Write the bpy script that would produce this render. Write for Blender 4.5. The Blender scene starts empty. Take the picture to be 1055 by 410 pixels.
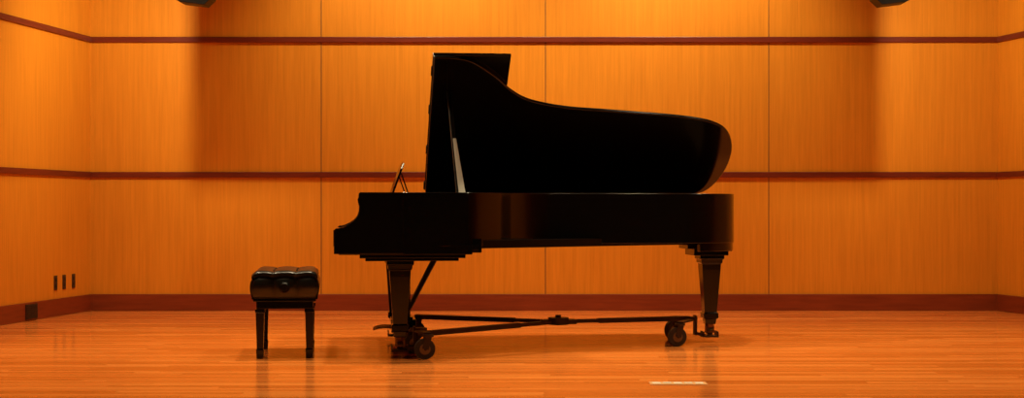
import bpy, bmesh, math, random
from mathutils import Vector, Matrix
random.seed(3)
S = bpy.context.scene
COL = S.collection
S.view_settings.view_transform = 'Standard'
S.view_settings.look = 'None'

# ------------------------------------------------------------------ materials
def new_mat(name):
    m = bpy.data.materials.new(name); m.use_nodes = True
    return m, m.node_tree, m.node_tree.nodes['Principled BSDF']

def plain(name, col, rough=0.5, metal=0.0, coat=0.0, spec=0.5, var=0.0):
    m, nt, b = new_mat(name)
    b.inputs['Roughness'].default_value = rough
    b.inputs['Metallic'].default_value = metal
    b.inputs['Coat Weight'].default_value = coat
    b.inputs['Specular IOR Level'].default_value = spec
    tc = nt.nodes.new('ShaderNodeTexCoord'); n = nt.nodes.new('ShaderNodeTexNoise')
    n.inputs['Scale'].default_value = 14
    r = nt.nodes.new('ShaderNodeValToRGB')
    a = [c*(1-var) for c in col]; c2 = [min(1, c*(1+var)) for c in col]
    r.color_ramp.elements[0].color = (*a, 1); r.color_ramp.elements[1].color = (*c2, 1)
    nt.links.new(tc.outputs['Object'], n.inputs['Vector'])
    nt.links.new(n.outputs['Fac'], r.inputs['Fac'])
    nt.links.new(r.outputs['Color'], b.inputs['Base Color'])
    return m

def wood(name, c1, c2, scale, rough=0.4, spec=0.5, cloud=0.12):
    m, nt, b = new_mat(name)
    tc = nt.nodes.new('ShaderNodeTexCoord'); mp = nt.nodes.new('ShaderNodeMapping')
    mp.inputs['Scale'].default_value = scale
    n = nt.nodes.new('ShaderNodeTexNoise'); n.inputs['Scale'].default_value = 1.0
    n.inputs['Detail'].default_value = 6; n.inputs['Roughness'].default_value = 0.65
    r = nt.nodes.new('ShaderNodeValToRGB')
    r.color_ramp.elements[0].position = 0.3; r.color_ramp.elements[1].position = 0.7
    r.color_ramp.elements[0].color = (*c1, 1); r.color_ramp.elements[1].color = (*c2, 1)
    n2 = nt.nodes.new('ShaderNodeTexNoise'); n2.inputs['Scale'].default_value = 0.9
    mr = nt.nodes.new('ShaderNodeMapRange')
    mr.inputs['To Min'].default_value = 1-cloud; mr.inputs['To Max'].default_value = 1+cloud
    mx = nt.nodes.new('ShaderNodeVectorMath'); mx.operation = 'SCALE'
    L = nt.links
    L.new(tc.outputs['Object'], mp.inputs['Vector']); L.new(mp.outputs['Vector'], n.inputs['Vector'])
    L.new(tc.outputs['Object'], n2.inputs['Vector']); L.new(n2.outputs['Fac'], mr.inputs['Value'])
    L.new(n.outputs['Fac'], r.inputs['Fac']); L.new(r.outputs['Color'], mx.inputs[0])
    L.new(mr.outputs['Result'], mx.inputs['Scale']); L.new(mx.outputs['Vector'], b.inputs['Base Color'])
    b.inputs['Roughness'].default_value = rough
    b.inputs['Specular IOR Level'].default_value = spec
    return m

M_wall = wood('wall_veneer', (0.60, 0.215, 0.013), (0.73, 0.275, 0.019), (55, 55, 1.8), 0.5, 0.2, 0.06)
M_rail = wood('rail_wood', (0.12, 0.015, 0.005), (0.18, 0.024, 0.008), (3, 3, 40), 0.4, 0.4)
M_base = wood('baseboard_wood', (0.17, 0.026, 0.006), (0.25, 0.042, 0.010), (3, 3, 40), 0.4, 0.4)
M_seam = plain('seam_dark', (0.18, 0.07, 0.01), 0.7)
M_ceil = plain('ceiling_paint', (0.06, 0.04, 0.02), 0.8)

def floor_mat():
    m, nt, b = new_mat('floor_boards'); L = nt.links; N = nt.nodes
    tc = N.new('ShaderNodeTexCoord')
    def math_(op, a, c=None):
        n = N.new('ShaderNodeMath'); n.operation = op
        for i, v in enumerate((a, c)):
            if v is None: continue
            if isinstance(v, (int, float)): n.inputs[i].default_value = v
            else: L.new(v, n.inputs[i])
        return n.outputs[0]
    sp = N.new('ShaderNodeSeparateXYZ'); L.new(tc.outputs['Object'], sp.inputs[0])
    yr = math_('DIVIDE', sp.outputs['Y'], 0.057)
    row = math_('FLOOR', yr); fr = math_('FRACT', yr)
    wn = N.new('ShaderNodeTexWhiteNoise'); wn.noise_dimensions = '1D'; L.new(row, wn.inputs['W'])
    xc = math_('ADD', math_('DIVIDE', sp.outputs['X'], 1.5), math_('MULTIPLY', wn.outputs['Value'], 7.3))
    col = math_('FLOOR', xc)
    cm = N.new('ShaderNodeCombineXYZ'); L.new(row, cm.inputs[0]); L.new(col, cm.inputs[1])
    w2 = N.new('ShaderNodeTexWhiteNoise'); w2.noise_dimensions = '2D'; L.new(cm.outputs[0], w2.inputs['Vector'])
    cr = N.new('ShaderNodeValToRGB'); e = cr.color_ramp.elements
    e[0].color = (0.58, 0.140, 0.020, 1); e[1].color = (0.92, 0.30, 0.062, 1)
    k = e.new(0.5); k.color = (0.75, 0.205, 0.036, 1)
    L.new(w2.outputs['Value'], cr.inputs['Fac'])
    gap = math_('GREATER_THAN', fr, 0.05); gap = math_('ADD', math_('MULTIPLY', gap, 0.3), 0.70)
    mp = N.new('ShaderNodeMapping'); mp.inputs['Scale'].default_value = (1.3, 30, 1)
    n = N.new('ShaderNodeTexNoise'); n.inputs['Scale'].default_value = 1.5; n.inputs['Detail'].default_value = 6
    mr = N.new('ShaderNodeMapRange'); mr.inputs['From Min'].default_value = 0.3; mr.inputs['From Max'].default_value = 0.7
    mr.inputs['To Min'].default_value = 0.86; mr.inputs['To Max'].default_value = 1.13
    mx = N.new('ShaderNodeVectorMath'); mx.operation = 'SCALE'
    L.new(tc.outputs['Object'], mp.inputs['Vector'])
    L.new(mp.outputs['Vector'], n.inputs['Vector']); L.new(n.outputs['Fac'], mr.inputs['Value'])
    L.new(cr.outputs['Color'], mx.inputs[0]); L.new(math_('MULTIPLY', mr.outputs['Result'], gap), mx.inputs['Scale'])
    L.new(mx.outputs['Vector'], b.inputs['Base Color'])
    n3 = N.new('ShaderNodeTexNoise'); n3.inputs['Scale'].default_value = 3
    r3 = N.new('ShaderNodeMapRange'); r3.inputs['To Min'].default_value = 0.08; r3.inputs['To Max'].default_value = 0.22
    L.new(mp.outputs['Vector'], n3.inputs['Vector']); L.new(n3.outputs['Fac'], r3.inputs['Value'])
    L.new(r3.outputs['Result'], b.inputs['Roughness'])
    b.inputs['Specular IOR Level'].default_value = 0.55
    return m
M_floor = floor_mat()
M_blk = plain('ebony_polish', (0.004, 0.0035, 0.003), 0.13, spec=0.42, var=0.1)
M_satin = plain('ebony_satin', (0.005, 0.004, 0.003), 0.35, spec=0.2, var=0.1)
M_leather = plain('black_leather', (0.008, 0.008, 0.006), 0.28, spec=0.6, var=0.2)
M_brass = plain('dark_brass', (0.20, 0.11, 0.04), 0.35, 1.0, var=0.1)
M_plate = plain('bronze_plate', (0.06, 0.035, 0.01), 0.5, 0.6, var=0.1)
M_ivory = plain('ivory_key', (0.7, 0.66, 0.55), 0.3)
M_prop_lit = plain('prop_lit_tone', (0.62, 0.60, 0.50), 0.45, 0.0)  # pale tone standing for light on the lower prop stick
M_steel = plain('dolly_steel', (0.06, 0.035, 0.02), 0.45, 0.5, var=0.2)
M_rubber = plain('wheel_rubber', (0.025, 0.018, 0.013), 0.5, var=0.2)
M_hub = plain('wheel_hub_metal', (0.22, 0.15, 0.09), 0.35, 0.8)
M_fix = plain('fixture_black', (0.012, 0.011, 0.010), 0.5)
M_plateblk = plain('outlet_brown', (0.03, 0.012, 0.006), 0.4)
M_white = plain('plate_white', (0.85, 0.75, 0.60), 0.4)
M_tan = plain('floor_plate_tan', (0.78, 0.42, 0.16), 0.4)

# ------------------------------------------------------------------ mesh utils
class B:
    def __init__(s): s.v = []; s.f = []
    def add(s, vs, fs):
        o = len(s.v); s.v += [tuple(v) for v in vs]; s.f += [tuple(o+i for i in f) for f in fs]
    def box(s, x0, x1, y0, y1, z0, z1):
        s.add([(x0,y0,z0),(x1,y0,z0),(x1,y1,z0),(x0,y1,z0),(x0,y0,z1),(x1,y0,z1),(x1,y1,z1),(x0,y1,z1)],
              [(0,3,2,1),(4,5,6,7),(0,1,5,4),(1,2,6,5),(2,3,7,6),(3,0,4,7)])
    def beam(s, p, q, w, h, w2=None):
        w2 = w if w2 is None else w2
        p = Vector(p); q = Vector(q); d = (q-p).normalized()
        up = Vector((0,0,1)) if abs(d.z) < 0.95 else Vector((1,0,0))
        a = d.cross(up).normalized(); c = a.cross(d).normalized()*h/2
        a2 = a*w2/2; a = a*w/2
        vs = [p-a-c, p+a-c, p+a+c, p-a+c, q-a2-c, q+a2-c, q+a2+c, q-a2+c]
        s.add(vs, [(0,1,2,3),(4,7,6,5),(0,4,5,1),(1,5,6,2),(2,6,7,3),(3,7,4,0)])
    def cyl(s, p, q, r0, r1=None, n=20, cap=True, cap_end=True):
        r1 = r0 if r1 is None else r1
        p = Vector(p); q = Vector(q); d = (q-p).normalized()
        up = Vector((0,0,1)) if abs(d.z) < 0.95 else Vector((1,0,0))
        a = d.cross(up).normalized(); c = a.cross(d).normalized()
        vs = []
        for k in range(n):
            t = 2*math.pi*k/n; vs.append(p+(a*math.cos(t)+c*math.sin(t))*r0)
        for k in range(n):
            t = 2*math.pi*k/n; vs.append(q+(a*math.cos(t)+c*math.sin(t))*r1)
        fs = [(k,(k+1)%n,n+(k+1)%n,n+k) for k in range(n)]
        if cap: fs.append(tuple(range(n))[::-1])
        if cap_end: fs.append(tuple(range(n, 2*n)))
        s.add(vs, fs)
    def prism(s, pts, y0, y1, axis='y'):
        n = len(pts)
        if axis == 'y': vs = [(a,y0,b) for a,b in pts]+[(a,y1,b) for a,b in pts]
        else: vs = [(a,b,y0) for a,b in pts]+[(a,b,y1) for a,b in pts]
        s.add(vs, [tuple(range(n))]+[tuple(range(2*n-1, n-1, -1))]+[(k,(k+1)%n,n+(k+1)%n,n+k) for k in range(n)])
    def loft(s, cx, cy, prof):
        n = len(prof); vs = []
        for z, hx, hy in prof:
            vs += [(cx-hx,cy-hy,z),(cx+hx,cy-hy,z),(cx+hx,cy+hy,z),(cx-hx,cy+hy,z)]
        fs = [(0,1,2,3), tuple(4*(n-1)+i for i in (3,2,1,0))]
        for i in range(n-1):
            for k in range(4):
                fs.append((4*i+k, 4*i+(k+1)%4, 4*i+4+(k+1)%4, 4*i+4+k))
        s.add(vs, fs)
    def obj(s, name, mat, parent=None, bevel=0.0, smooth=False, seg=2):
        me = bpy.data.meshes.new(name); me.from_pydata(s.v, [], s.f)
        bm = bmesh.new(); bm.from_mesh(me); bmesh.ops.recalc_face_normals(bm, faces=bm.faces); bm.to_mesh(me); bm.free()
        me.materials.append(mat)
        o = bpy.data.objects.new(name, me); COL.objects.link(o)
        if smooth:
            for p in me.polygons: p.use_smooth = True
        if bevel:
            md = o.modifiers.new('bevel', 'BEVEL'); md.width = bevel; md.segments = seg
            md.limit_method = 'ANGLE'; md.angle_limit = math.radians(40)
        if parent: o.parent = parent
        return o

def smooth_by_angle(o, ang=35):
    me = o.data
    for p in me.polygons: p.use_smooth = True
    bm = bmesh.new(); bm.from_mesh(me)
    for e in bm.edges:
        if len(e.link_faces) == 2 and e.calc_face_angle(0) > math.radians(ang): e.smooth = False
    bm.to_mesh(me); bm.free()

def empty(name, loc, rz=0.0):
    e = bpy.data.objects.new(name, None); e.empty_display_size = 0.1
    e.location = loc; e.rotation_euler = (0, 0, rz); COL.objects.link(e); return e

# ------------------------------------------------------------------ room
YB = 13.1
CL = Vector((-3.795, YB)); CR = Vector((4.370, YB))
dL = Vector((-0.1488, -1)).normalized(); dR = Vector((0.2268, -1)).normalized()
LL = CL + dL*10; RR = CR + dR*10
HC = 5.2

def strip(name, p, q, inward, z0, z1, t0, t1, mat, bevel=0):
    b = B(); a0 = p+inward*t0; a1 = q+inward*t0; b0 = p+inward*t1; b1 = q+inward*t1
    b.add([(a0.x,a0.y,z0),(a1.x,a1.y,z0),(b1.x,b1.y,z0),(b0.x,b0.y,z0),
           (a0.x,a0.y,z1),(a1.x,a1.y,z1),(b1.x,b1.y,z1),(b0.x,b0.y,z1)],
          [(0,3,2,1),(4,5,6,7),(0,1,5,4),(1,2,6,5),(2,3,7,6),(3,0,4,7)])
    o = b.obj(name, mat, bevel=bevel); o['kind'] = 'structure'
    return o
nB = Vector((0, -1)); nL = Vector((-dL.y, dL.x)); nR = Vector((dR.y, -dR.x))
if nL.x < 0: nL = -nL
if nR.x > 0: nR = -nR
strip('wall_back', CL, CR, nB, 0, HC, -0.15, 0, M_wall)
strip('wall_left', CL, LL, nL, 0, HC, -0.15, 0, M_wall)
strip('wall_right', CR, RR, nR, 0, HC, -0.15, 0, M_wall)
fb = B(); fb.box(-6.5, 7.5, -1.5, YB+0.15, -0.1, 0); o = fb.obj('floor', M_floor); o['kind'] = 'structure'
cb = B(); cb.box(-6.5, 7.5, 3.0, YB+0.15, HC, HC+0.1); o = cb.obj('ceiling', M_ceil); o['kind'] = 'structure'
tn = 1
for (p, q, n, side) in ((CL, CR, nB, 'back'), (CL, LL, nL, 'left'), (CR, RR, nR, 'right')):
    strip('baseboard_'+side, p, q, n, 0, 0.15, 0, 0.02, M_base, 0.004)
    for zc in (1.223, 2.437, 3.65):
        strip('trim_%d' % tn, p, q, n, zc-0.025, zc+0.025, 0, 0.022, M_rail, 0.004); tn += 1
for x in (-1.716, 0.301, 2.310):
    for z0, z1 in ((0.15, 1.198), (1.248, 2.412), (2.462, 3.625)):
        strip('trim_%d' % tn, Vector((x-0.004, YB)), Vector((x+0.004, YB)), nB, z0, z1, 0, 0.002, M_seam); tn += 1

def on_left(Y): return CL + dL*((YB-Y)/(-dL.y))
rotL = math.atan2(nL.y, nL.x)+math.pi/2
for i, Y in enumerate((12.42, 12.58, 12.76)):
    p = on_left(Y)
    b = B(); b.box(-0.028, 0.028, -0.008, 0, -0.062, 0.062)
    o = b.obj('wall_outlet', M_plateblk, bevel=0.003)
    o.location = (p.x, p.y, 0.285); o.rotation_euler = (0, 0, rotL)
    o['label'] = 'dark brown wall outlet plate low on the wood wall'; o['category'] = 'wall outlet'
    o['group'] = 'row of wall outlets above the baseboard'
    for zc in (-0.025, 0.025):
        b = B(); b.box(-0.014, 0.014, -0.011, -0.008, zc-0.014, zc+0.014)
        b.obj('socket', M_fix, o, bevel=0.001)
p = on_left(11.95) + nL*0.02
b = B(); b.box(-0.1, 0.1, -0.008, 0, -0.062, 0.062)
vent = b.obj('vent_grille', M_plateblk, bevel=0.002)
vent.location = (p.x, p.y, 0.075); vent.rotation_euler = (0, 0, rotL)
vent['label'] = 'dark louvred vent grille set in the red baseboard'; vent['category'] = 'vent'
for k in range(7):
    b = B(); b.box(-0.09, 0.09, -0.014, -0.008, -0.052+k*0.016, -0.045+k*0.016)
    b.obj('louvre', M_fix, vent)

# floor plate
b = B(); b.box(-0.15, 0.15, -0.06, 0.06, 0, 0.003)
fp = b.obj('floor_outlet', M_tan, bevel=0.001); fp.location = (0.875, 7.67, 0)
fp['label'] = 'small flat floor outlet plate with pale worn covers'; fp['category'] = 'floor outlet'
for k in range(5):
    b = B(); b.box(-0.135+k*0.056, -0.092+k*0.056, -0.035+0.02*(k % 2), 0.030, 0.003, 0.005)
    b.obj('cover', M_white, fp, bevel=0.001)

# ------------------------------------------------------------------ piano
PH = math.radians(6)
OX, OY = -1.077, 8.80
W = 1.5; TOP = 1.02; BOT = 0.69
piano = empty('grand_piano', (OX, OY, 0), PH)
piano['label'] = 'black concert grand piano with raised lid on a wheeled dolly'
piano['category'] = 'grand piano'

def catmull(P, n=8):
    out = []
    for i in range(len(P)-1):
        p0 = P[max(i-1,0)]; p1 = P[i]; p2 = P[i+1]; p3 = P[min(i+2,len(P)-1)]
        for k in range(n):
            t = k/n
            out.append(tuple(0.5*((2*p1[j])+(-p0[j]+p2[j])*t+(2*p0[j]-5*p1[j]+4*p2[j]-p3[j])*t*t+(-p0[j]+3*p1[j]-3*p2[j]+p3[j])*t**3) for j in (0,1)))
    out.append(P[-1]); return out
curveP = [(0.62,0),(0.75,0.004),(0.866,0.045),(1.018,0.19),(1.125,0.325),(1.262,0.430),(1.495,0.50),(1.75,0.53),(1.959,0.553),
          (2.20,0.58),(2.38,0.61),(2.525,0.655),(2.639,0.745),(2.71,0.913),(2.728,1.116),(2.70,1.313),(2.64,1.45),(2.56,1.5)]
CV = catmull(curveP, 6)
def offset(pts, d):
    out = []
    for i, p in enumerate(pts):
        a = pts[max(i-1,0)]; c = pts[min(i+1,len(pts)-1)]
        t = Vector((c[0]-a[0], c[1]-a[1])).normalized()
        n = Vector((t.y, -t.x))
        out.append((p[0]+n.x*d, p[1]+n.y*d))
    return out
def ring(pts_out, pts_in, z0, z1):
    b = B(); n = len(pts_out); vs = []
    for z in (z0, z1):
        vs += [(p[0],p[1],z) for p in pts_out]; vs += [(p[0],p[1],z) for p in pts_in]
    fs = []
    for i in range(n-1):
        fs += [(i,i+1,2*n+i+1,2*n+i),(n+i,3*n+i,3*n+i+1,n+i+1),(i,n+i,n+i+1,i+1),(2*n+i,2*n+i+1,3*n+i+1,3*n+i)]
    fs += [(0,2*n,3*n,n),(n-1,2*n-1,4*n-1,3*n-1)]
    b.add(vs, fs); return b
outer = [(0.35,0),(0.5,0)] + CV + [(1.5,1.5),(0.35,1.5)]
inner = offset(outer, -0.06)
case = ring(outer, inner, BOT, TOP).obj('case', M_blk, piano); smooth_by_angle(case)
md = case.modifiers.new('bevel', 'BEVEL'); md.width = 0.005; md.segments = 3; md.limit_method = 'ANGLE'; md.angle_limit = math.radians(60)

b = B(); b.prism([(p[0],p[1]) for p in inner], 0.72, 0.74, 'z'); b.obj('soundboard', M_satin, piano)
b = B(); pin = [p for p in offset(outer, -0.10) if p[0] > 0.66]
b.prism(pin, 0.90, 0.915, 'z'); b.obj('iron_plate', M_plate, piano)
for (p, q) in (((0.9,1.44,0.705),(2.5,1.0,0.705)), ((0.85,0.1,0.70),(2.5,1.0,0.70)), ((0.85,0.75,0.70),(2.45,1.0,0.70))):
    b = B(); b.beam(p, q, 0.09, 0.05); b.obj('case_brace', M_satin, piano)
prof = [(0.0,0.645),(0.0,0.790),(0.012,0.800),(0.05,0.806),(0.085,0.822),(0.118,0.845),(0.140,0.872),(0.150,0.905),(0.152,0.935),
        (0.146,0.958),(0.142,0.975),(0.148,0.990),(0.150,1.012),(0.158,1.02),(0.42,1.02),(0.42,0.645)]
for v0 in (0, W-0.055):
    b = B(); b.prism(prof, v0-0.001, v0+0.056, 'y'); o = b.obj('cheek', M_blk, piano, 0.004)
b = B(); b.box(0.012,0.90,0.03,W-0.03,0.65,0.735); b.obj('keybed', M_blk, piano, 0.004)
b = B()
b.box(0.03,0.84,0.0,W,0.640,0.70); b.box(0.155,0.80,0.02,W-0.02,0.618,0.645); b.box(0.19,0.76,0.04,W-0.04,0.600,0.62)
b.box(0.80,0.875,0.002,W-0.002,0.665,0.70)
b.obj('bottom_molding', M_blk, piano, 0.003)
b = B(); b.box(-0.004,0.025,0.056,W-0.056,0.69,0.79); b.obj('key_slip', M_blk, piano, 0.003)
for v0 in (0.056, W-0.056-0.09):
    b = B(); b.box(0.026,0.2,v0,v0+0.09,0.735,0.80); b.obj('key_block', M_blk, piano, 0.003)
kb = B(); kb.box(0.028,0.19,0.146,W-0.146,0.737,0.757); kb = kb.obj('keyboard', M_satin, piano)
kw = (W-0.112-0.18)/52; v0 = 0.146
for k in range(52):
    b = B(); b.box(0.03,0.19,v0+k*kw+0.0006,v0+(k+1)*kw-0.0006,0.757,0.785); b.obj('white_key', M_ivory, kb)
for k in range(51):
    if (k+5) % 7 in (0,1,3,4,5):
        b = B(); b.box(0.09,0.19,v0+(k+1)*kw-0.006,v0+(k+1)*kw+0.006,0.785,0.797); b.obj('black_key', M_blk, kb, 0.001)
b = B(); b.prism([(0.19,0.74),(0.185,0.80),(0.205,0.90),(0.235,0.93),(0.26,0.93),(0.26,0.74)],0.056,W-0.056,'y'); b.obj('fallboard', M_blk, piano, 0.003)
b = B(); b.box(0.60,0.66,0.05,W-0.05,0.735,1.0); b.obj('stretcher', M_blk, piano, 0.003)
b = B(); b.box(0.30,0.60,0.056,W-0.056,0.955,0.985); b.obj('desk_shelf', M_blk, piano, 0.003)
# music desk
b = B()
def lean(u,v,h): return (0.345+u+h*0.34, v, 0.985+h*0.95)
arch = [(0.36,0.0),(0.36,0.20),(0.40,0.235),(0.60,0.25),(0.75,0.255),(0.90,0.25),(1.10,0.235),(1.14,0.20),(1.14,0.0)]
n = len(arch)
b.add([lean(0,v,h) for v,h in arch]+[lean(0.014,v,h) for v,h in arch], [tuple(range(n)), tuple(range(2*n-1,n-1,-1))]+[(k,(k+1)%n,n+(k+1)%n,n+k) for k in range(n)])
desk = b.obj('music_desk', M_blk, piano, 0.002)
b = B(); b.box(0.315,0.36,0.36,1.14,0.985,1.0); b.obj('desk_lip', M_blk, desk, 0.002)
for v in (0.45,1.05):
    b = B(); b.beam(lean(0.016,v,0.17),(0.475,v,0.985),0.02,0.008); b.obj('desk_strut', M_satin, desk)

# lid
TH = math.radians(33.6)
def lidp(u, v, t):
    d = W - v
    return (u, W - d*math.cos(TH) + t*math.sin(TH), TOP + 0.006 + d*math.sin(TH) + t*math.cos(TH))
lo = offset([(0.618,0)] + CV[1:] + [(1.5,1.5)], 0.012)
lo[0] = (0.618,-0.012); lo[-1] = (1.5,1.5)
lo = [(u, min(v, 1.505)) for u, v in lo] + [(0.618,1.505)]
b = B(); n = len(lo); T = 0.022
b.add([lidp(u,v,0) for u,v in lo]+[lidp(u,v,T) for u,v in lo], [tuple(range(n)), tuple(range(2*n-1,n-1,-1))]+[(k,(k+1)%n,n+(k+1)%n,n+k) for k in range(n)])
lid = b.obj('lid', M_blk, piano); smooth_by_angle(lid)
md = lid.modifiers.new('bevel','BEVEL'); md.width=0.006; md.segments=3; md.limit_method='ANGLE'; md.angle_limit=math.radians(60)
b = B(); fl = [(0.612,-0.012),(1.105,-0.012),(1.105,1.49),(0.612,1.49)]
b.add([lidp(u,v,T+0.002) for u,v in fl]+[lidp(u,v,2*T) for u,v in fl], [(0,1,2,3),(7,6,5,4)]+[(k,(k+1)%4,4+(k+1)%4,4+k) for k in range(4)])
b.obj('front_flap', M_blk, lid, 0.003)
for v in (0.1,0.5,0.95,1.38):
    b = B(); p = Vector(lidp(0.611,v,T+0.001)); q = Vector(lidp(0.611,v+0.09,T+0.001)); b.cyl(p,q,0.006,n=10)
    b.obj('hinge', M_satin, lid)
# prop
base = Vector((0.765,0.09,0.97)); tip = Vector(lidp(0.73,W-1.40*math.cos(TH),0))
b = B(); b.beam(base, tip, 0.028, 0.018); prop = b.obj('prop_stick', M_satin, piano, 0.003)
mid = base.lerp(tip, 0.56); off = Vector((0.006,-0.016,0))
b = B(); b.beam(base+off+Vector((0.012,0,0.04)), mid+off, 0.042, 0.010, 0.020); o = b.obj('prop_lit_strip', M_prop_lit, prop, 0.003)  # light on the stick's lower length, put in as a pale strip
o['label'] = 'lit lower length of the lid prop, its light painted pale'

# legs
def leg(u, v, name='leg', top=0.605):
    b = B()
    b.loft(u, v, [(top,0.085,0.085),(0.575,0.085,0.085),(0.570,0.076,0.076),(0.548,0.074,0.074),(0.540,0.066,0.066),(0.50,0.064,0.064),(0.42,0.058,0.058),
                  (0.22,0.044,0.044),(0.205,0.043,0.043),(0.200,0.052,0.052),(0.165,0.052,0.052),(0.160,0.040,0.040),(0.125,0.036,0.036)])
    o = b.obj(name, M_blk, piano, 0.003)
    b = B(); b.cyl((u,v,0.125),(u,v,0.10),0.034,0.026)
    b.box(u-0.03,u-0.020,v-0.018,v+0.018,0.062,0.11); b.box(u+0.020,u+0.03,v-0.018,v+0.018,0.062,0.11)
    b.cyl((u-0.018,v,0.075),(u+0.018,v,0.075),0.027,n=20)
    b.obj('caster', M_brass, o, 0.001)
    return o
leg(0.404, 0.20); leg(0.404, 1.30); leg(2.56, 1.0)
b = B()
b.prism([(2.34,0.690),(2.34,0.672),(2.375,0.672),(2.375,0.645),(2.42,0.645),(2.42,0.600),(2.66,0.600),(2.66,0.630),(2.685,0.630),(2.685,0.690)],0.86,1.14,'y')
b.obj('leg_plate', M_blk, piano, 0.003)
tm_o = [p for p in offset(outer,-0.006)]; tm_i = [p for p in offset(outer,-0.05)]
sel = [i for i, p in enumerate(outer) if p[0] > 2.40]
b = ring([tm_o[i] for i in sel], [tm_i[i] for i in sel], 0.635, 0.70)
b.obj('tail_molding', M_blk, piano, 0.002)

# lyre
b = B(); b.box(0.40,0.50,0.60,0.90,0.575,0.60); b.box(0.415,0.485,0.66,0.70,0.20,0.58); b.box(0.415,0.485,0.80,0.84,0.20,0.58)
b.box(0.36,0.52,0.60,0.90,0.115,0.20); b.box(0.38,0.50,0.62,0.88,0.20,0.215)
lyre = b.obj('pedal_lyre', M_blk, piano, 0.004)
for v in (0.725,0.75,0.775):
    b = B(); b.cyl((0.45,v,0.2),(0.45,v,0.58),0.004,n=8); b.obj('pedal_rod', M_brass, lyre)
for v in (0.67,0.75,0.83):
    b = B(); b.prism([(0.36,0.150),(0.31,0.152),(0.27,0.146),(0.245,0.134),(0.243,0.126),(0.27,0.136),(0.31,0.141),(0.36,0.139)],v-0.018,v+0.018,'y')
    b.obj('pedal', M_brass, lyre, 0.002)
for v in (0.66,0.84):
    b = B(); b.beam((0.655,v+(v-0.75)*0.6,0.60),(0.475,v,0.255),0.022,0.016); b.obj('lyre_brace', M_satin, lyre)

# ------------------------------------------------------------------ dolly
dol = empty('piano_dolly', (OX, OY, 0), PH)
dol['label'] = 'three-armed wheeled steel dolly carrying the grand piano'; dol['category'] = 'piano dolly'
hub = Vector((1.485, 0.85, 0.16))
b = B(); b.cyl(hub-Vector((0,0,0.02)), hub+Vector((0,0,0.028)), 0.07, n=28); b.box(hub.x-0.12,hub.x+0.12,hub.y-0.05,hub.y+0.05,0.145,0.175)
b.cyl(hub+Vector((0,0,0.028)), hub+Vector((0,0,0.045)), 0.02, n=12)
b.obj('hub_plate', M_steel, dol, 0.003)
def dolly_end(cu, cv, dirv, wheels, az=0.165):
    d = Vector((dirv[0], dirv[1], 0)).normalized(); s = Vector((-d.y, d.x, 0))
    c = Vector((cu, cv, 0))
    end = c - d*0.15 + Vector((0,0,az))
    b = B()
    b.beam(hub + (-d)*0.04, end, 0.040, 0.024)
    b.beam(hub.lerp(end, 0.30), end, 0.05, 0.032)
    b.obj('arm', M_steel, dol, 0.003)
    b = B()
    b.box(cu-0.05,cu+0.05,cv-0.05,cv+0.05,0.034,0.046)
    for sx in (-1,1):
        b.box(cu+sx*0.05-0.004,cu+sx*0.05+0.004,cv-0.05,cv+0.05,0.034,0.075)
    b.beam(c - d*0.045 + Vector((0,0,0.05)), c - d*0.10 + Vector((0,0,0.06)), 0.07, 0.02)
    b.beam(c - d*0.105 + Vector((0,0,0.05)), c - d*0.105 + Vector((0,0,0.185)), 0.07, 0.014)
    b.beam(c - d*0.10 + Vector((0,0,0.165)), c - d*0.18 + Vector((0,0,0.165)), 0.07, 0.02)
    for (wu, wv) in wheels:
        b.beam(c - d*0.12 + Vector((0,0,0.158)), Vector((wu, wv, 0.158)), 0.05, 0.012)
    b.obj('bracket', M_steel, dol, 0.002)
    for i, (wu, wv) in enumerate(wheels):
        a = 0.12 + 0.5*i
        e = B(); ax = Vector((-math.sin(a), math.cos(a), 0)); fw = Vector((math.cos(a), math.sin(a), 0))
        P = Vector((wu, wv, 0)); R = 0.064
        hubc = P - fw*0.02 + Vector((0,0,R))
        e.cyl(P+Vector((0,0,0.138)), P+Vector((0,0,0.153)), 0.035, n=20)
        for sg in (-1,1):
            q = ax*0.026*sg
            e.beam(P+q+Vector((0,0,0.141)), hubc+q, 0.005, 0.04)
        e.cyl(hubc-ax*0.034, hubc+ax*0.034, 0.009, n=12)
        cst = e.obj('caster', M_steel, dol, 0.001)
        w = B(); w.cyl(hubc-ax*0.018, hubc+ax*0.018, R, n=36); wo = w.obj('wheel', M_rubber, cst, 0.005)
        h = B(); h.cyl(hubc-ax*0.021, hubc+ax*0.021, 0.034, n=24); h.obj('wheel_hub', M_hub, cst, 0.002)
dolly_end(0.404, 0.20, (0.404-hub.x, 0.20-hub.y), [(0.57,0.035),(0.50,0.42)], 0.135)
dolly_end(0.404, 1.30, (0.404-hub.x, 1.30-hub.y), [(0.57,1.42),(0.50,1.10)], 0.172)
dolly_end(2.56, 1.0, (2.56-hub.x, 1.0-hub.y), [(2.285,0.70),(2.365,1.25)])

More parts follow.
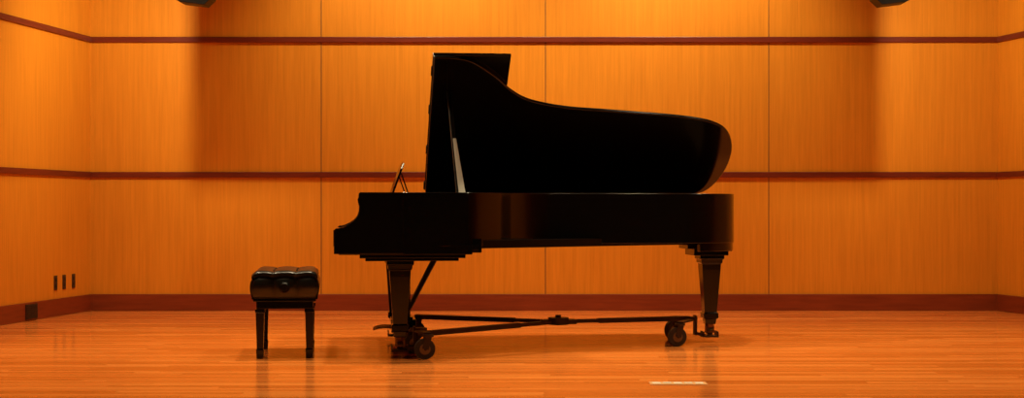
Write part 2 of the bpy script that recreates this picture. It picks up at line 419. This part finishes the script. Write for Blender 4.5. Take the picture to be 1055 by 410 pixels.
# ------------------------------------------------------------------ bench
bx, by0, by1 = -1.435, 8.90, 9.62
bench = empty('piano_bench', (bx, (by0+by1)/2, 0), math.radians(7))
bench['label'] = 'black tufted leather adjustable piano bench with square legs'; bench['category'] = 'piano bench'
hx, hy = 0.212, (by1-by0)/2
zb, zt = 0.365, 0.540
bm = bmesh.new(); NX, NY, NZ = 36, 60, 14
verts = {}
def pill(i, j, k):
    x = -1+2*i/NX; y = -1+2*j/NY; z = k/NZ
    X, Y = x*hx, y*hy
    fx = abs(math.sin(math.pi*1.5*(x+1)/1.0)); fy = abs(math.sin(math.pi*2.5*(y+1)))
    puffx = fx**0.5; puffy = fy**0.5
    top = 0.010*(0.4*puffx+0.6*puffx*puffy)
    ex = max(0, (abs(x)-0.72)/0.28); ey = max(0, (abs(y)-0.84)/0.16)
    rnd = 0.034*(ex**2.2) + 0.030*(ey**2.2)
    Z = zb + (zt-0.008-zb)*z + (top - rnd)*z**2
    side = math.sin(math.pi*min(1, max(0, z)))**0.6
    if abs(x) >= 0.999: X = math.copysign(hx-0.022+0.022*side*(0.8+0.2*puffy), x)
    if abs(y) >= 0.999: Y = math.copysign(hy-0.030+0.030*side*(0.35+0.65*puffx), y)
    return (X, Y, Z)
def gv(i,j,k):
    if (i,j,k) not in verts: verts[(i,j,k)] = bm.verts.new(pill(i,j,k))
    return verts[(i,j,k)]
for i in range(NX):
    for j in range(NY):
        bm.faces.new([gv(i,j,NZ),gv(i+1,j,NZ),gv(i+1,j+1,NZ),gv(i,j+1,NZ)])
        bm.faces.new([gv(i,j,0),gv(i,j+1,0),gv(i+1,j+1,0),gv(i+1,j,0)])
for k in range(NZ):
    for i in range(NX):
        bm.faces.new([gv(i,0,k),gv(i+1,0,k),gv(i+1,0,k+1),gv(i,0,k+1)])
        bm.faces.new([gv(i,NY,k),gv(i,NY,k+1),gv(i+1,NY,k+1),gv(i+1,NY,k)])
    for j in range(NY):
        bm.faces.new([gv(0,j,k),gv(0,j,k+1),gv(0,j+1,k+1),gv(0,j+1,k)])
        bm.faces.new([gv(NX,j,k),gv(NX,j+1,k),gv(NX,j+1,k+1),gv(NX,j,k+1)])
bmesh.ops.recalc_face_normals(bm, faces=bm.faces)
me = bpy.data.meshes.new('seat_cushion'); bm.to_mesh(me); bm.free(); me.materials.append(M_leather)
for p in me.polygons: p.use_smooth = True
seat = bpy.data.objects.new('seat_cushion', me); COL.objects.link(seat); seat.parent = bench
for i in (1,2):
    for j in (1,2,3,4):
        x = -hx+2*hx*i/3; y = -hy+2*hy*j/5
        b = B(); b.cyl((x,y,zt-0.014),(x,y,zt-0.003),0.011,0.006,n=12); b.obj('tuft_button', M_leather, seat)
b = B(); b.box(-0.172,0.172,-hy+0.035,hy-0.035,0.305,0.366); b.box(-0.19,0.19,-hy+0.018,hy-0.018,0.350,0.368)
b.obj('bench_frame', M_blk, bench, 0.004)
for sx in (-1,1):
    for sy in (-1,1):
        b = B(); b.loft(sx*0.150, sy*(hy-0.065), [(0.305,0.030,0.030),(0.285,0.030,0.030),(0.28,0.026,0.026),(0.06,0.020,0.020),(0.055,0.024,0.024),(0.0,0.021,0.021)])
        b.obj('leg', M_blk, bench, 0.002)
for sy in (-1,1):
    b = B(); y = sy*(hy-0.004)
    b.cyl((0,sy*(hy-0.04),0.44),(0,y+sy*0.03,0.44),0.012,n=16); b.cyl((0,y+sy*0.006,0.44),(0,y+sy*0.022,0.44),0.034,0.034,n=28)
    b.cyl((0,y+sy*0.022,0.44),(0,y+sy*0.034,0.44),0.030,0.022,n=28)
    o = b.obj('height_knob', M_satin, bench, 0.003)

# ------------------------------------------------------------------ hanging stage lights
def light_obj(name, kind, loc, target, energy, color, **kw):
    l = bpy.data.lights.new(name, kind); l.energy = energy; l.color = color
    for k, v in kw.items(): setattr(l, k, v)
    o = bpy.data.objects.new(name, l); COL.objects.link(o); o.location = loc
    d = Vector(target)-Vector(loc); o.rotation_euler = d.to_track_quat('-Z', 'Y').to_euler(); return o
WARM = (1.0, 0.79, 0.48)
FZ = 2.92
for (fx, edge, aim, sg) in ((-2.434, -2.93, (-3.6, 13.0, 1.6), -1), (2.91, 3.37, (4.2, 13.0, 1.6), 1)):
    L0 = Vector((fx, 11.5, FZ)); tgt = Vector(aim); d = (tgt-L0).normalized()
    fxn = empty('stage_light', (fx, 11.5, FZ)); fxn['label'] = 'small black stage spotlight hanging from a ceiling pole'
    fxn['category'] = 'stage light'; fxn['group'] = 'hanging stage spotlights'
    b = B(); b.cyl(-d*0.26, -d*0.0, 0.085, 0.095, n=28, cap=True, cap_end=False); b.cyl(-d*0.30, -d*0.26, 0.05, 0.085, n=28)
    b.obj('housing', M_fix, fxn)
    b = B(); s = Vector((1,0,0)); c = -d*0.13
    for k in (-1,1): b.beam(c+s*0.105*k-Vector((0,0,0.0)), c+s*0.105*k+Vector((0,0,0.17)), 0.008, 0.03)
    b.beam(c-s*0.11+Vector((0,0,0.17)), c+s*0.11+Vector((0,0,0.17)), 0.03, 0.008)
    b.cyl(c+Vector((0,0,0.17)), Vector((c.x,c.y,HC-FZ)), 0.014, n=12); b.obj('yoke', M_fix, fxn)
    b = B(); zb0 = 2.472-FZ; ti = 0.022*sg
    b.add([(-0.09,-0.42,zb0-ti*0.5+0.01),(0.09,-0.42,zb0+ti*0.5+0.01),(0.09,-0.24,zb0+ti*0.5+0.01),(-0.09,-0.24,zb0-ti*0.5+0.01),
           (-0.145,-0.42,zb0+0.05),(0.145,-0.42,zb0+0.05),(0.145,-0.24,zb0+0.05),(-0.145,-0.24,zb0+0.05),
           (-0.145,-0.42,zb0+0.14),(0.145,-0.42,zb0+0.14),(0.145,-0.24,zb0+0.14),(-0.145,-0.24,zb0+0.14)],
          [(0,3,2,1),(8,9,10,11),(0,1,5,4),(1,2,6,5),(2,3,7,6),(3,0,4,7),(4,5,9,8),(5,6,10,9),(6,7,11,10),(7,4,8,11)])
    b.beam((-0.105,c.y,c.z),(-0.105,-0.30,zb0+0.13),0.02,0.02); b.beam((0.105,c.y,c.z),(0.105,-0.30,zb0+0.13),0.02,0.02)
    b.obj('ballast_box', M_fix, fxn, 0.004)
    e = Vector((edge-fx, YB-11.5, 0)); q = e*0.10
    b = B(); x0 = q.x; x1 = q.x - sg*0.30
    b.box(min(x0,x1), max(x0,x1), q.y, q.y+0.004, -0.18, 0.25)
    b.beam(((x0+x1)/2, q.y, 0.08), (-d.x*0.05, -d.y*0.05, 0.08), 0.02, 0.006)
    b.obj('added_shadow_flap', M_fix, fxn)  # flap added above the view to cut a straight shadow edge on the wall
    light_obj('spot_lamp', 'SPOT', L0+d*0.01, aim, 150 if sg < 0 else 125, WARM, spot_size=math.radians(130), spot_blend=0.9, shadow_soft_size=0.012)

# ------------------------------------------------------------------ stage lighting
for x, e in ((-1.0, 330), (0.30, 170), (1.65, 360)):
    light_obj('wall_wash', 'SPOT', (x, 11.6, 4.3), (x, 13.1, 2.0), e, WARM, spot_size=math.radians(84), spot_blend=0.9, shadow_soft_size=0.08)
for x in (-2.2, 2.8):
    light_obj('wall_wash', 'SPOT', (x, 9.2, 4.9), (x*1.9, 10.8, 1.6), 190, WARM, spot_size=math.radians(85), spot_blend=1.0, shadow_soft_size=0.1)
for x, e in ((-3.0, 320), (-0.9, 520), (1.1, 500), (3.3, 370)):
    light_obj('down_light', 'SPOT', (x, 9.9, 5.0), (x*0.95, 9.7, 0), e, WARM, spot_size=math.radians(80), spot_blend=0.6, shadow_soft_size=0.12)
for x in (-2.2, 2.4):
    light_obj('front_light', 'SPOT', (x, 8.4, 5.0), (x, 8.0, 0), 360, WARM, spot_size=math.radians(80), spot_blend=0.7, shadow_soft_size=0.2)

w = bpy.data.worlds.new('world'); S.world = w; w.use_nodes = True
w.node_tree.nodes['Background'].inputs[0].default_value = (1.0, 0.6, 0.3, 1); w.node_tree.nodes['Background'].inputs[1].default_value = 0.02

# ------------------------------------------------------------------ camera
cam = bpy.data.cameras.new('camera'); co = bpy.data.objects.new('camera', cam); COL.objects.link(co)
co.location = (0, 0, 0.926); co.rotation_euler = (math.radians(90), 0, 0)
cam.sensor_width = 36; cam.lens = 1500/1055*36; cam.shift_y = 9/1055
S.camera = co
